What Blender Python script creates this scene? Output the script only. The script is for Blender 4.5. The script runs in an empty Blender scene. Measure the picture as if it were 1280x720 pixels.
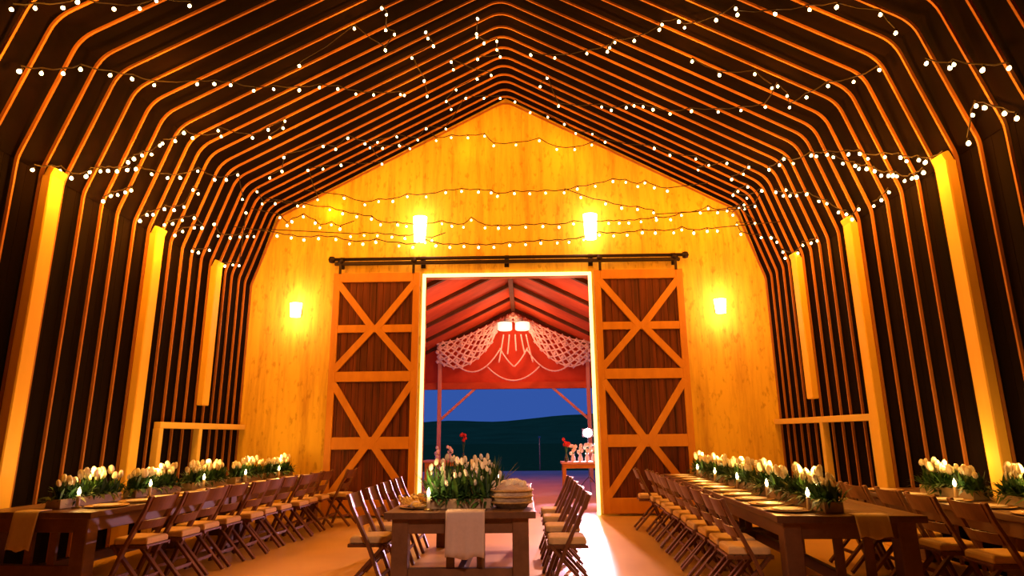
import bpy, math, random
from mathutils import Vector, Matrix
random.seed(7)
C = bpy.context.scene.collection
ORD = ['first','second','third','fourth','fifth','sixth','seventh','eighth','ninth','tenth','eleventh','twelfth','thirteenth']

# ------------------------------------------------------------------ helpers
class MB:
    def __init__(s): s.v=[]; s.f=[]
    def add(s, vs, fs):
        n=len(s.v); s.v += [tuple(a) for a in vs]; s.f += [tuple(i+n for i in q) for q in fs]; return s
    def box(s, c, d, rot=None):
        hx,hy,hz=d[0]/2,d[1]/2,d[2]/2; c=Vector(c)
        vs=[Vector((x,y,z)) for x in(-hx,hx) for y in(-hy,hy) for z in(-hz,hz)]
        if rot is not None: vs=[rot@a for a in vs]
        return s.add([a+c for a in vs],[(0,1,3,2),(4,6,7,5),(0,4,5,1),(2,3,7,6),(0,2,6,4),(1,5,7,3)])
    def bar(s, p, q, w, h, up=(0,0,1)):
        p=Vector(p); q=Vector(q); z=(q-p); L=z.length; z=z.normalized(); u=Vector(up)
        x=u.cross(z)
        if x.length<1e-5: x=Vector((1,0,0)).cross(z)
        x.normalize(); y=z.cross(x)
        return s.box((p+q)/2,(w,h,L),Matrix((x,y,z)).transposed())
    def tube(s, pts, r, n=6, caps=True):
        pts=[Vector(a) for a in pts]; m=len(pts); rings=[]; ref=None
        for i,p in enumerate(pts):
            t=(pts[min(i+1,m-1)]-pts[max(i-1,0)]).normalized()
            if ref is None:
                ref=Vector((0,0,1)) if abs(t.z)<.9 else Vector((1,0,0))
            x=(ref-t*ref.dot(t)).normalized(); y=t.cross(x); ref=x
            rr=r[i] if isinstance(r,(list,tuple)) else r
            rings.append([p+(x*math.cos(k*2*math.pi/n)+y*math.sin(k*2*math.pi/n))*rr for k in range(n)])
        fs=[]
        for i in range(m-1):
            for k in range(n):
                a=i*n+k; b=i*n+(k+1)%n; fs.append((a,b,b+n,a+n))
        if caps: fs += [tuple(reversed(range(n))), tuple(range((m-1)*n,m*n))]
        return s.add([a for R in rings for a in R], fs)
    def lathe(s, prof, n=16, c=(0,0,0), rot=None):
        vs=[]; fs=[]; c=Vector(c)
        for (r,z) in prof:
            for k in range(n):
                a=Vector((r*math.cos(2*math.pi*k/n), r*math.sin(2*math.pi*k/n), z))
                vs.append((rot@a if rot is not None else a)+c)
        for i in range(len(prof)-1):
            for k in range(n):
                a=i*n+k; b=i*n+(k+1)%n; fs.append((a,b,b+n,a+n))
        fs += [tuple(reversed(range(n))), tuple(range((len(prof)-1)*n,len(prof)*n))]
        return s.add(vs,fs)
    def sweep(s, prof2, w0, w1):
        """rib: closed strip from outer/inner polyline pairs; prof2 = list of (inner xz, outer xz); extruded w0..w1 in y"""
        m=len(prof2); vs=[]
        for (a,b) in prof2:
            vs += [(a[0],w0,a[1]),(a[0],w1,a[1]),(b[0],w1,b[1]),(b[0],w0,b[1])]
        fs=[]
        for i in range(m-1):
            for k in range(4):
                a=i*4+k; b=i*4+(k+1)%4; fs.append((a,b,b+4,a+4))
        fs += [(3,2,1,0),((m-1)*4,(m-1)*4+1,(m-1)*4+2,(m-1)*4+3)]
        return s.add(vs,fs)
    def mesh(s, name, mat, smooth=False):
        me=bpy.data.meshes.new(name); me.from_pydata(s.v,[],s.f); me.materials.append(mat)
        import bmesh
        b=bmesh.new(); b.from_mesh(me); bmesh.ops.recalc_face_normals(b,faces=b.faces); b.to_mesh(me); b.free()
        if smooth:
            for p in me.polygons: p.use_smooth=True
        me.update(); return me
    def build(s, name, mat, parent=None, smooth=False, bevel=0):
        o=bpy.data.objects.new(name, s.mesh(name,mat,smooth)); C.objects.link(o)
        if parent is not None: o.parent=parent
        if bevel:
            m=o.modifiers.new('bevel','BEVEL'); m.width=bevel; m.segments=1; m.limit_method='ANGLE'
        return o

def tag(o, label, cat, group=None):
    o['label']=label; o['category']=cat
    if group: o['group']=group
    return o
def struct(o): o['kind']='structure'; return o
def empty(name, loc=(0,0,0), rz=0):
    o=bpy.data.objects.new(name,None); o.location=loc; o.rotation_euler=(0,0,rz); o.empty_display_size=.1; C.objects.link(o); return o
def dup(root, loc, rz):
    r=root.copy(); C.objects.link(r); r.location=loc; r.rotation_euler=(0,0,rz)
    for k in ('label','category','group'):
        if k in r.keys(): del r[k]
    for ch in list(root.children):
        c=ch.copy(); C.objects.link(c); c.parent=r
        for g in list(ch.children):
            d=g.copy(); C.objects.link(d); d.parent=c
    return r
def Rz(a): return Matrix.Rotation(a,3,'Z')
def fillet(pts, R, n=5):
    out=[pts[0]]
    for i in range(1,len(pts)-1):
        p0,p1,p2=[Vector(a) for a in (pts[i-1],pts[i],pts[i+1])]
        r=R[i-1] if isinstance(R,(list,tuple)) else R
        a=p1+(p0-p1).normalized()*r; b=p1+(p2-p1).normalized()*r
        for k in range(n+1):
            t=k/n; q=a*(1-t)**2+p1*2*t*(1-t)+b*t*t; out.append(tuple(q))
    return out+[pts[-1]]

# ------------------------------------------------------------------ materials
def newmat(name):
    m=bpy.data.materials.new(name); m.use_nodes=True; nt=m.node_tree
    return m, nt, nt.nodes, nt.links, nt.nodes['Principled BSDF']
def wood(name, c1, c2, scale=6, stretch=(1,1,.12), rough=.6, bump=.15, spec=.3, planks=None):
    m,nt,N,L,b=newmat(name)
    tc=N.new('ShaderNodeTexCoord'); mp=N.new('ShaderNodeMapping'); mp.inputs['Scale'].default_value=stretch
    L.new(tc.outputs['Object'],mp.inputs['Vector'])
    no=N.new('ShaderNodeTexNoise'); no.inputs['Scale'].default_value=scale; no.inputs['Detail'].default_value=6; no.inputs['Roughness'].default_value=.65
    L.new(mp.outputs['Vector'],no.inputs['Vector'])
    cr=N.new('ShaderNodeValToRGB'); cr.color_ramp.elements[0].position=.3; cr.color_ramp.elements[1].position=.72
    cr.color_ramp.elements[0].color=(*c1,1); cr.color_ramp.elements[1].color=(*c2,1)
    L.new(no.outputs['Fac'],cr.inputs['Fac']); L.new(cr.outputs['Color'],b.inputs['Base Color'])
    b.inputs['Roughness'].default_value=rough; b.inputs['Specular IOR Level'].default_value=spec
    if bump:
        bp=N.new('ShaderNodeBump'); bp.inputs['Strength'].default_value=bump; bp.inputs['Distance'].default_value=.01
        L.new(no.outputs['Fac'],bp.inputs['Height']); L.new(bp.outputs['Normal'],b.inputs['Normal'])
    return m
def plain(name, col, rough=.6, metal=0, var=.15, scale=12, spec=.4):
    m,nt,N,L,b=newmat(name)
    no=N.new('ShaderNodeTexNoise'); no.inputs['Scale'].default_value=scale
    tc=N.new('ShaderNodeTexCoord'); L.new(tc.outputs['Object'],no.inputs['Vector'])
    cr=N.new('ShaderNodeValToRGB')
    cr.color_ramp.elements[0].color=(*[max(0,c*(1-var)) for c in col],1); cr.color_ramp.elements[1].color=(*[min(1,c*(1+var)) for c in col],1)
    L.new(no.outputs['Fac'],cr.inputs['Fac']); L.new(cr.outputs['Color'],b.inputs['Base Color'])
    b.inputs['Roughness'].default_value=rough; b.inputs['Metallic'].default_value=metal; b.inputs['Specular IOR Level'].default_value=spec
    return m
def glow(name, col, strength, sample=True):
    m,nt,N,L,b=newmat(name)
    b.inputs['Base Color'].default_value=(.8,.8,.75,1)
    b.inputs['Emission Color'].default_value=(*col,1); b.inputs['Emission Strength'].default_value=strength
    if not sample: m.cycles.emission_sampling='NONE'
    return m
def plaster(name):
    m,nt,N,L,b=newmat(name)
    tc=N.new('ShaderNodeTexCoord')
    mp=N.new('ShaderNodeMapping'); mp.inputs['Scale'].default_value=(6,6,.55); L.new(tc.outputs['Object'],mp.inputs['Vector'])
    n1=N.new('ShaderNodeTexNoise'); n1.inputs['Scale'].default_value=1.0; n1.inputs['Detail'].default_value=7; n1.inputs['Roughness'].default_value=.7
    L.new(mp.outputs['Vector'],n1.inputs['Vector'])
    cr=N.new('ShaderNodeValToRGB'); e=cr.color_ramp.elements
    e[0].position=.30; e[0].color=(.60,.33,.04,1); e[1].position=.56; e[1].color=(.88,.585,.06,1)
    L.new(n1.outputs['Fac'],cr.inputs['Fac'])
    n2=N.new('ShaderNodeTexNoise'); n2.inputs['Scale'].default_value=14; n2.inputs['Detail'].default_value=5
    mp2=N.new('ShaderNodeMapping'); mp2.inputs['Scale'].default_value=(1,1,.45); L.new(tc.outputs['Object'],mp2.inputs['Vector']); L.new(mp2.outputs['Vector'],n2.inputs['Vector'])
    c2=N.new('ShaderNodeValToRGB'); c2.color_ramp.elements[0].position=.30; c2.color_ramp.elements[1].position=.42
    c2.color_ramp.elements[0].color=(.45,.30,.2,1); c2.color_ramp.elements[1].color=(1,1,1,1)
    L.new(n2.outputs['Fac'],c2.inputs['Fac'])
    mx=N.new('ShaderNodeMixRGB'); mx.blend_type='MULTIPLY'; mx.inputs[0].default_value=.45
    L.new(cr.outputs['Color'],mx.inputs[1]); L.new(c2.outputs['Color'],mx.inputs[2]); L.new(mx.outputs['Color'],b.inputs['Base Color'])
    b.inputs['Roughness'].default_value=.85; b.inputs['Specular IOR Level'].default_value=.15
    bp=N.new('ShaderNodeBump'); bp.inputs['Strength'].default_value=.2; bp.inputs['Distance'].default_value=.02
    L.new(n1.outputs['Fac'],bp.inputs['Height']); L.new(bp.outputs['Normal'],b.inputs['Normal'])
    return m

M={}
M['plaster']=plaster('plaster')
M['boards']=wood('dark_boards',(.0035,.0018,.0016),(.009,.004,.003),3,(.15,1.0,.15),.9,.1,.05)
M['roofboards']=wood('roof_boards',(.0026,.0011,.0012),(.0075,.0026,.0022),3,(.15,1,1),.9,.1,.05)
M['rib']=wood('rib_wood',(.30,.105,.022),(.44,.17,.034),4,(1,1,.2),.65,.1,.25)
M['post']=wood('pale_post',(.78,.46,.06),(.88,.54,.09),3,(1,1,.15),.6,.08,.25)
M['doorframe']=wood('door_frame_wood',(.50,.20,.022),(.66,.29,.03),5,(1,1,.3),.55,.1,.3)
M['doorplank']=wood('door_plank_wood',(.028,.007,.004),(.19,.042,.016),9,(1.6,1,.07),.65,.25,.25)
M['lintel']=wood('lintel_wood',(.66,.44,.10),(.80,.55,.14),4,(1,.2,1),.6,.08,.25)
M['table']=wood('table_wood',(.13,.062,.032),(.25,.125,.062),5,(1,.12,1),.45,.12,.4)
M['tabledark']=wood('table_top_wood',(.10,.05,.028),(.21,.11,.055),6,(1.5,.1,1),.4,.15,.4)
M['chair']=wood('chair_wood',(.125,.046,.018),(.22,.088,.034),9,(1,1,.25),.4,.1,.4)
M['cushion']=plain('cream_cushion',(.72,.52,.25),.85,0,.1,30,.1)
M['linen']=plain('pale_linen',(.62,.50,.46),.9,0,.08,40,.1)
M['napkin']=plain('white_napkin',(.85,.80,.74),.9,0,.05,30,.1)
M['wicker']=wood('wicker',(.34,.20,.07),(.70,.45,.17),40,(1,1,1),.6,.6,.3)
M['basket']=wood('basket_weave',(.38,.28,.2),(.72,.60,.48),26,(1,1,2.5),.7,.8,.2)
M['planter']=wood('planter_wood',(.45,.33,.2),(.62,.48,.30),6,(1,.2,1),.7,.1,.2)
M['leaf']=plain('dark_green_leaf',(.022,.075,.016),.5,0,.7,25,.35)
M['leaf2']=plain('fresh_green_leaf',(.06,.15,.025),.5,0,.6,25,.35)
M['petal']=plain('white_petal',(.95,.90,.74),.55,0,.05,20,.3)
M['straw']=plain('golden_straw',(.72,.48,.14),.8,0,.3,30,.1)
M['petalred']=plain('red_petal',(.62,.05,.035),.55,0,.3,40,.3)
M['wax']=plain('candle_wax',(.9,.84,.7),.5,0,.03,20,.4)
M['flame']=glow('flame',(1,.62,.22),30,False)
M['bulb']=glow('bulb_glow',(1,.66,.26),12,False)
M['wire']=plain('cable',(.016,.009,.006),.6,0,.2,30,.2)
M['iron']=plain('black_iron',(.025,.014,.010),.5,.6,.3,20,.3)
M['strip']=glow('light_strip',(1,.62,.20),2.6)
M['shade']=glow('sconce_shade',(1,.80,.50),9)
M['metal']=plain('brass_metal',(.35,.24,.1),.4,.8,.2,20,.4)
M['redwood']=wood('pavilion_red_wood',(.42,.075,.022),(.62,.12,.03),3,(.4,1,1),.7,.1,.2)
M['redgable']=wood('pavilion_gable_cloth',(.50,.07,.03),(.62,.09,.04),2,(1,1,.6),.8,.05,.1)
M['darkwood']=wood('pavilion_rafter_wood',(.07,.035,.012),(.12,.055,.02),4,(1,1,.3),.7,.1,.2)
M['pinkwood']=wood('pavilion_column_wood',(.62,.30,.2),(.78,.42,.28),4,(1,1,.2),.6,.1,.3)
M['net']=plain('white_rope',(.85,.78,.72),.8,0,.05,40,.1)
M['lantern']=glow('paper_lantern',(1,.74,.46),1.3)
M['flood']=glow('floodlight_lens',(.86,.74,1.0),60)
M['steel']=plain('grey_steel',(.2,.2,.22),.4,.8,.1,20,.4)
M['grass']=plain('night_lawn',(.04,.12,.035),.95,0,.4,3,0)
M['hill']=plain('dark_hill',(.05,.15,.05),1,0,.35,.15,0)
M['glassgreen']=plain('dark_bottle_glass',(.03,.05,.02),.15,0,.1,10,.6)
M['ceramic']=plain('white_ceramic',(.8,.75,.7),.3,0,.03,20,.5)

def concrete(name,c1,c2,rough,spec=.5):
    m,nt,N,L,b=newmat(name)
    tc=N.new('ShaderNodeTexCoord')
    n1=N.new('ShaderNodeTexNoise'); n1.inputs['Scale'].default_value=.9; n1.inputs['Detail'].default_value=8; n1.inputs['Roughness'].default_value=.6
    L.new(tc.outputs['Object'],n1.inputs['Vector'])
    cr=N.new('ShaderNodeValToRGB'); cr.color_ramp.elements[0].position=.3; cr.color_ramp.elements[1].position=.7
    cr.color_ramp.elements[0].color=(*c1,1); cr.color_ramp.elements[1].color=(*c2,1)
    L.new(n1.outputs['Fac'],cr.inputs['Fac']); L.new(cr.outputs['Color'],b.inputs['Base Color'])
    mr=N.new('ShaderNodeMapRange'); mr.inputs['To Min'].default_value=rough-.06; mr.inputs['To Max'].default_value=rough+.08
    L.new(n1.outputs['Fac'],mr.inputs['Value']); L.new(mr.outputs['Result'],b.inputs['Roughness'])
    b.inputs['Specular IOR Level'].default_value=spec
    return m
M['floor']=concrete('polished_concrete',(.56,.34,.08),(.70,.44,.12),.36)
M['patio']=concrete('patio_concrete',(.52,.36,.36),(.64,.46,.46),.8,.0)

# ------------------------------------------------------------------ dimensions of the barn
W=4.93; WB=4.972; ZK=4.25; KX=4.48; KZ=5.64; ZA=8.07; D=11.6; OW=1.623; OZ=4.43
FRONT=-4.0
POST_Y=(6.2,8.2,9.95)
STRANDS = [
    ('string lights over the left side, highest strand near the front', 0, [(-4.46,4.97,5.32),(-4.4,5.15,5.47),(-4.28,5.33,5.61),(-4.15,5.34,5.68),(-3.95,5.58,5.78),(-3.77,5.71,5.88),(-3.6,5.71,5.97),(-3.38,5.95,6.09)]),
    ('long string lights rising from the left wall ribs towards the ridge', 0, [(-4.61,5.34,4.91),(-4.57,5.55,5.02),(-4.52,5.76,5.15),(-4.47,5.92,5.3),(-4.41,6.29,5.46),(-4.34,6.56,5.58),(-4.22,6.8,5.64),(-3.86,7.1,5.83),(-3.71,7.23,5.91),(-3.57,7.38,5.98),(-3.4,7.69,6.08),(-3.19,7.84,6.19),(-2.93,8.11,6.33),(-2.69,8.26,6.46),(-2.49,8.49,6.57),(-2.3,8.81,6.67),(-2.08,9.05,6.79),(-1.71,9.37,6.98),(-1.66,9.45,7.01)]),
    ('string lights crossing the left roof slope in widely spaced bulbs', 0, [(-1.57,7.31,7.06),(-1.54,7.47,7.08),(-1.61,7.75,7.04),(-1.52,7.92,7.09),(-1.7,8.15,6.99),(-1.97,7.44,6.85),(-2.77,7.64,6.42)]),
    ('short string lights hanging beside the ridge over the left slope', 0, [(-1.11,8.19,7.31),(-1.1,8.34,7.31),(-1.05,8.58,7.34),(-1.39,8.61,7.16),(-1.31,9.33,7.2),(-1.33,9.8,7.19)]),
    ('string lights following the ridge line in a tight zigzag', 0, [(-0.35,8.45,7.72),(-0.39,8.8,7.7),(-0.39,8.88,7.7),(-0.29,9.12,7.75),(-0.08,9.23,7.86),(-0.09,9.47,7.86),(-0.04,9.72,7.89),(-0.42,9.46,7.68),(-0.83,9.42,7.46),(-0.84,9.18,7.45),(-0.22,10.12,7.78),(-0.47,10.02,7.65),(-0.85,10.04,7.45),(-1.05,10.24,7.34),(-1.0,10.58,7.37)]),
    ('string lights along the left slope just above the gable', 0, [(-0.09,11.04,7.85),(-0.39,10.75,7.69),(-0.71,10.45,7.52),(-1.17,11.17,7.28),(-1.5,10.81,7.1),(-1.7,11.05,6.99),(-2.01,10.59,6.83),(-2.33,10.44,6.65),(-2.52,10.29,6.55),(-2.71,9.87,6.45),(-2.96,10.02,6.32),(-3.09,9.74,6.24),(-3.66,9.52,5.94),(-3.82,9.87,5.85),(-4.03,9.89,5.74)]),
    ('string lights running up the left slope beside the gable edge', 0, [(-4.33,10.11,5.58),(-4.39,10.49,5.5),(-4.27,10.77,5.61),(-4.03,11.24,5.74),(-3.7,11.39,5.92),(-3.5,10.22,6.02),(-3.3,10.42,6.13),(-3.03,10.6,6.28),(-2.43,11.27,6.6),(-2.48,10.49,6.57),(-2.3,10.73,6.67),(-2.03,10.94,6.82),(-1.88,11.21,6.89)]),
    ('string lights from the left knee up to the mid slope', 0, [(-4.49,7.54,5.23),(-4.44,7.73,5.36),(-4.38,7.81,5.52),(-4.37,8.02,5.55),(-4.1,8.28,5.7),(-4.08,8.14,5.72),(-3.81,8.65,5.86),(-3.57,8.63,5.98),(-3.32,8.63,6.12),(-3.4,8.77,6.08),(-3.63,8.85,5.96)]),
    ('string lights climbing diagonally from mid slope to the ridge over the right side', 0, [(0.49,9.31,7.64),(0.88,9.09,7.43),(1.35,8.61,7.18),(1.65,8.24,7.02),(1.63,8.35,7.03),(1.7,8.07,6.99),(1.94,7.85,6.86),(2.2,7.43,6.73),(2.21,7.31,6.72),(2.38,7.12,6.62),(2.47,7.19,6.58),(2.76,6.83,6.42),(2.9,6.53,6.35),(2.94,6.6,6.32),(3.28,6.36,6.14),(3.55,6.11,6.0),(3.75,5.93,5.89),(4.12,5.8,5.69),(4.35,5.95,5.57)]),
    ('string lights running down the right slope beside the gable edge', 0, [(0.2,11.1,7.8),(0.5,11.24,7.64),(0.84,11.09,7.45),(1.16,11.07,7.28),(1.39,11.22,7.16),(1.68,10.95,7.0),(1.93,11.03,6.87),(2.73,10.45,6.44),(3.0,10.43,6.29),(3.38,10.17,6.09),(3.6,10.18,5.97),(3.5,10.49,6.02),(3.81,9.87,5.86)]),
    ('string lights on a long level sweep across the right slope', 0, [(0.67,10.15,7.55),(0.78,9.78,7.49),(1.02,10.51,7.36),(1.73,9.9,6.98),(1.89,9.86,6.89),(2.1,9.58,6.78),(2.2,9.42,6.72),(2.33,9.33,6.65),(2.48,9.29,6.57),(2.73,9.2,6.44),(2.98,8.87,6.3),(3.3,8.6,6.13),(3.54,8.33,6.0),(3.77,8.03,5.88),(3.74,7.51,5.89),(3.9,7.62,5.81),(4.01,7.82,5.75),(4.09,7.49,5.71),(4.19,7.12,5.65),(4.37,6.87,5.55),(4.42,6.43,5.43)]),
    ('string lights stretched across the upright ribs near the front of the right wall', 0, [(4.53,5.83,5.12),(4.6,5.62,4.93),(4.6,5.56,4.93),(4.68,5.33,4.72),(4.73,5.1,4.59)]),
    ('four widely spaced bulbs on string lights across the upper right slope', 0, [(2.71,7.76,6.45),(3.08,7.79,6.25),(3.44,7.48,6.06),(3.7,7.6,5.92)]),
    ('string lights dipping to the tall post on the right wall', 0, [(4.85,5.27,4.18),(4.84,5.38,4.29),(4.78,5.52,4.43),(4.76,5.59,4.49),(4.78,5.68,4.44),(4.85,5.89,4.24)]),
    ('string lights along the rib bends above the tall posts of the right wall', 0, [(4.84,6.25,4.27),(4.84,6.4,4.28),(4.82,6.52,4.32),(4.8,6.59,4.38),(4.78,6.77,4.45),(4.75,6.82,4.52),(4.71,7.04,4.63),(4.67,7.32,4.74),(4.63,7.41,4.85),(4.6,7.61,4.94),(4.53,8.0,5.12),(4.5,8.24,5.21),(4.48,8.34,5.27),(4.44,8.83,5.37),(4.38,8.99,5.52),(4.39,9.19,5.51),(4.35,9.5,5.57)]),
    ('string lights zigzagging under the rib bends of the right wall', 0, [(4.56,7.91,5.04),(4.61,7.79,4.89),(4.66,7.6,4.77),(4.68,7.56,4.71),(4.7,7.43,4.65),(4.73,7.32,4.57),(4.76,7.25,4.48),(4.78,7.14,4.43),(4.79,7.07,4.4),(4.8,7.02,4.37),(4.84,6.95,4.28),(4.85,6.83,4.26),(4.85,6.75,4.24),(4.85,6.62,4.24)]),
    ('string lights sagging between the second and third posts of the right wall', 0, [(4.49,9.66,5.24),(4.53,9.49,5.11),(4.52,9.35,5.15),(4.56,9.32,5.04),(4.58,9.14,4.97),(4.61,8.88,4.89),(4.68,8.69,4.7),(4.72,8.55,4.61),(4.79,8.4,4.42),(4.82,8.26,4.34),(4.85,8.19,4.24),(4.83,7.96,4.3)]),
    ('short string lights around the third post of the right wall', 0, [(4.68,10.5,4.72),(4.72,10.37,4.6),(4.83,10.37,4.31),(4.79,10.34,4.41),(4.84,10.12,4.28),(4.84,9.9,4.26),(4.82,9.65,4.32),(4.84,9.41,4.28),(4.85,9.23,4.26)]),
    ('short string lights sloping down to the second post of the right wall', 0, [(4.84,7.28,4.27),(4.85,7.47,4.24),(4.85,7.65,4.23)]),
    ('string lights scattered on the last rib bends before the right end of the gable', 0, [(4.1,9.68,5.7),(4.11,9.97,5.7),(4.02,10.3,5.75),(4.29,10.3,5.6),(4.22,10.6,5.64),(4.2,10.8,5.65),(4.38,10.63,5.52),(4.42,10.04,5.42),(4.46,10.5,5.31),(4.42,10.89,5.41),(4.4,10.85,5.47),(4.29,11.45,5.58),(4.39,11.44,5.49),(4.39,11.09,5.5),(4.54,10.79,5.09),(4.45,11.45,5.29),(4.51,11.45,5.1),(4.64,10.82,4.83)]),
    ('string lights along the rib bends above the first post of the left wall', 0, [(-4.85,5.98,4.16),(-4.85,6.22,4.26),(-4.83,6.32,4.3),(-4.83,6.5,4.29),(-4.8,6.68,4.39),(-4.78,6.7,4.45),(-4.75,6.83,4.52),(-4.73,6.93,4.57),(-4.71,7.06,4.62),(-4.68,7.2,4.7),(-4.65,7.15,4.78),(-4.63,7.22,4.86),(-4.59,7.31,4.95),(-4.56,7.45,5.03),(-4.51,7.52,5.19)]),
    ('string lights crossing the ribs between first and second posts of the left wall', 0, [(-4.66,7.33,4.77),(-4.64,7.63,4.83),(-4.61,7.94,4.91),(-4.57,8.17,5.01),(-4.49,8.46,5.24),(-4.47,8.92,5.3),(-4.42,9.18,5.41),(-4.34,9.38,5.58),(-4.45,9.85,5.34)]),
    ('short string lights sagging before the second post of the left wall', 0, [(-4.85,7.09,4.24),(-4.82,7.17,4.34),(-4.8,7.26,4.39),(-4.77,7.35,4.46),(-4.75,7.43,4.52)]),
    ('string lights rising from the second post of the left wall', 0, [(-4.85,7.84,4.25),(-4.81,7.91,4.36),(-4.79,8.01,4.4),(-4.74,8.17,4.54),(-4.72,8.37,4.6),(-4.68,8.54,4.71),(-4.58,8.55,4.98),(-4.58,8.7,4.98)]),
    ('string lights looped on the ribs behind the second post of the left wall', 0, [(-4.81,8.33,4.36),(-4.78,8.48,4.43),(-4.74,8.64,4.54),(-4.7,8.88,4.66),(-4.72,9.17,4.6),(-4.74,8.99,4.54),(-4.79,8.77,4.41),(-4.83,8.65,4.31)]),
    ('string lights running level between the second and third posts of the left wall', 0, [(-4.67,9.43,4.75),(-4.71,9.67,4.63),(-4.68,10.02,4.71),(-4.64,10.28,4.81),(-4.61,10.5,4.89),(-4.59,10.72,4.96)]),
    ('short string lights ending at the third post of the left wall', 0, [(-4.85,9.2,4.23),(-4.85,9.38,4.26),(-4.8,9.61,4.37)]),
    ('string lights low on the last ribs behind the third post of the left wall', 0, [(-4.85,10.02,4.21),(-4.84,10.26,4.28),(-4.81,10.48,4.36),(-4.79,10.67,4.4),(-4.5,10.13,5.2)]),
    ('topmost string lights swagged across the gable below its peak', 1, [(-1.37,11.25,7.07),(-1.07,11.25,7.13),(-0.74,11.25,7.12),(-0.41,11.25,7.15),(-0.23,11.25,6.94),(0.21,11.25,6.95),(0.67,11.25,7.03),(1.01,11.25,6.84),(1.36,11.25,6.83),(1.7,11.25,6.92)]),
    ('second highest string lights swagged across the gable, with a wavy line', 1, [(-3.06,11.0,5.79),(-2.66,11.0,5.65),(-2.4,11.0,5.71),(-2.13,11.0,5.71),(-1.86,11.0,5.8),(-1.5,11.0,5.79),(-1.13,11.0,5.87),(-0.83,11.0,5.89),(-0.51,11.0,5.87),(-0.27,11.0,5.85),(-0.15,11.0,5.78),(0.17,11.0,5.83),(0.46,11.0,5.82),(0.76,11.0,5.83),(1.11,11.0,5.83),(1.36,11.0,5.9),(1.7,11.0,5.95),(2.04,11.0,6.04),(2.28,11.0,6.02),(2.5,11.0,5.93),(2.64,11.0,6.0),(2.81,11.0,5.9),(3.05,11.0,5.83)]),
    ('third string lights swagged across the gable at the height of the upper sconces', 1, [(-3.67,10.6,5.48),(-3.19,10.6,5.41),(-2.95,10.6,5.33),(-2.69,10.6,5.27),(-2.42,10.6,5.22),(-2.25,10.6,5.11),(-1.94,10.6,5.1),(-1.78,10.6,5.07),(-1.46,10.6,5.06),(-1.14,10.6,5.11),(-0.96,10.6,5.06),(-0.75,10.6,5.04),(-0.61,10.6,5.17),(-0.36,10.6,5.02),(-0.12,10.6,5.01),(0.08,10.6,5.01),(0.37,10.6,5.02),(0.68,10.6,5.03),(0.97,10.6,5.01),(1.23,10.6,5.07),(1.56,10.6,5.06),(1.86,10.6,5.07),(2.05,10.6,5.07),(2.22,10.6,5.07),(2.44,10.6,5.09),(2.72,10.6,5.12),(2.97,10.6,5.12),(3.17,10.6,5.2),(3.51,10.6,5.24),(3.66,10.6,5.32),(3.82,10.6,5.24)]),
    ('short string lights hanging on the gable beside the upper sconce of the right wall', 1, [(1.4,10.8,5.65),(1.85,10.8,5.52),(2.14,10.8,5.43),(2.43,10.8,5.4),(2.72,10.8,5.33),(2.76,10.8,5.24)]),
    ('lowest string lights swagged across the gable just above the door track', 1, [(-3.91,10.1,4.76),(-3.66,10.1,4.72),(-3.44,10.1,4.68),(-3.19,10.1,4.7),(-2.89,10.1,4.68),(-2.65,10.1,4.6),(-2.42,10.1,4.59),(-2.2,10.1,4.62),(-1.8,10.1,4.55),(-1.56,10.1,4.52),(-1.35,10.1,4.6),(-1.17,10.1,4.54),(-0.93,10.1,4.51),(-0.69,10.1,4.52),(-0.44,10.1,4.5),(-0.18,10.1,4.5),(0.09,10.1,4.53),(0.36,10.1,4.54),(0.62,10.1,4.56),(0.9,10.1,4.56),(1.1,10.1,4.57),(1.35,10.1,4.61),(1.62,10.1,4.69),(1.86,10.1,4.67),(2.09,10.1,4.68),(2.35,10.1,4.72),(2.57,10.1,4.71),(2.88,10.1,4.71),(3.02,10.1,4.76),(3.22,10.1,4.7),(3.45,10.1,4.73),(3.62,10.1,4.73)]),
    ('short string lights on the gable near the upper corner of the left side', 1, [(-4.01,10.4,5.2),(-3.87,10.4,5.05),(-3.79,10.4,5.12),(-3.59,10.4,5.21),(-3.37,10.4,5.09),(-3.28,10.4,5.0),(-3.08,10.4,5.05),(-2.92,10.4,4.97)]),
    ('short string lights above the door track on the left side', 1, [(-2.87,10.9,4.99),(-2.62,10.9,5.01),(-2.37,10.9,5.0),(-2.1,10.9,4.97),(-1.86,10.9,4.94),(-1.66,10.9,4.97),(-1.36,10.9,4.89)]),
]

# ------------------------------------------------------------------ room shell
b=MB(); b.box((0,(FRONT+D+.35)/2,-.06),(2*WB+.4,D+.35-FRONT,.12)); struct(b.build('floor',M['floor']))
for s,n in((-1,'wall_left'),(1,'wall_right')):
    b=MB()
    y=FRONT
    while y<D:                                                   # upright boards with narrow gaps
        b.box((s*(WB+.03),y+.075,ZK/2+.05),(.05,.146,ZK+.1)); y+=.15
    b.box((s*(WB+.075),(FRONT+D)/2,ZK/2),(.03,D-FRONT,ZK+.1))
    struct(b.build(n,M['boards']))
# ceiling: gambrel boards
k=(WB-W)
inner=[(-WB,ZK),(-KX-.09,KZ+.03),(0,ZA+.10),(KX+.09,KZ+.03),(WB,ZK)]
outer=[(-WB-.08,ZK+.02),(-KX-.16,KZ+.09),(0,ZA+.20),(KX+.16,KZ+.09),(WB+.08,ZK+.02)]
b=MB(); b.sweep(list(zip(inner,outer)),FRONT,D+.35); struct(b.build('ceiling',M['roofboards']))
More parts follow.
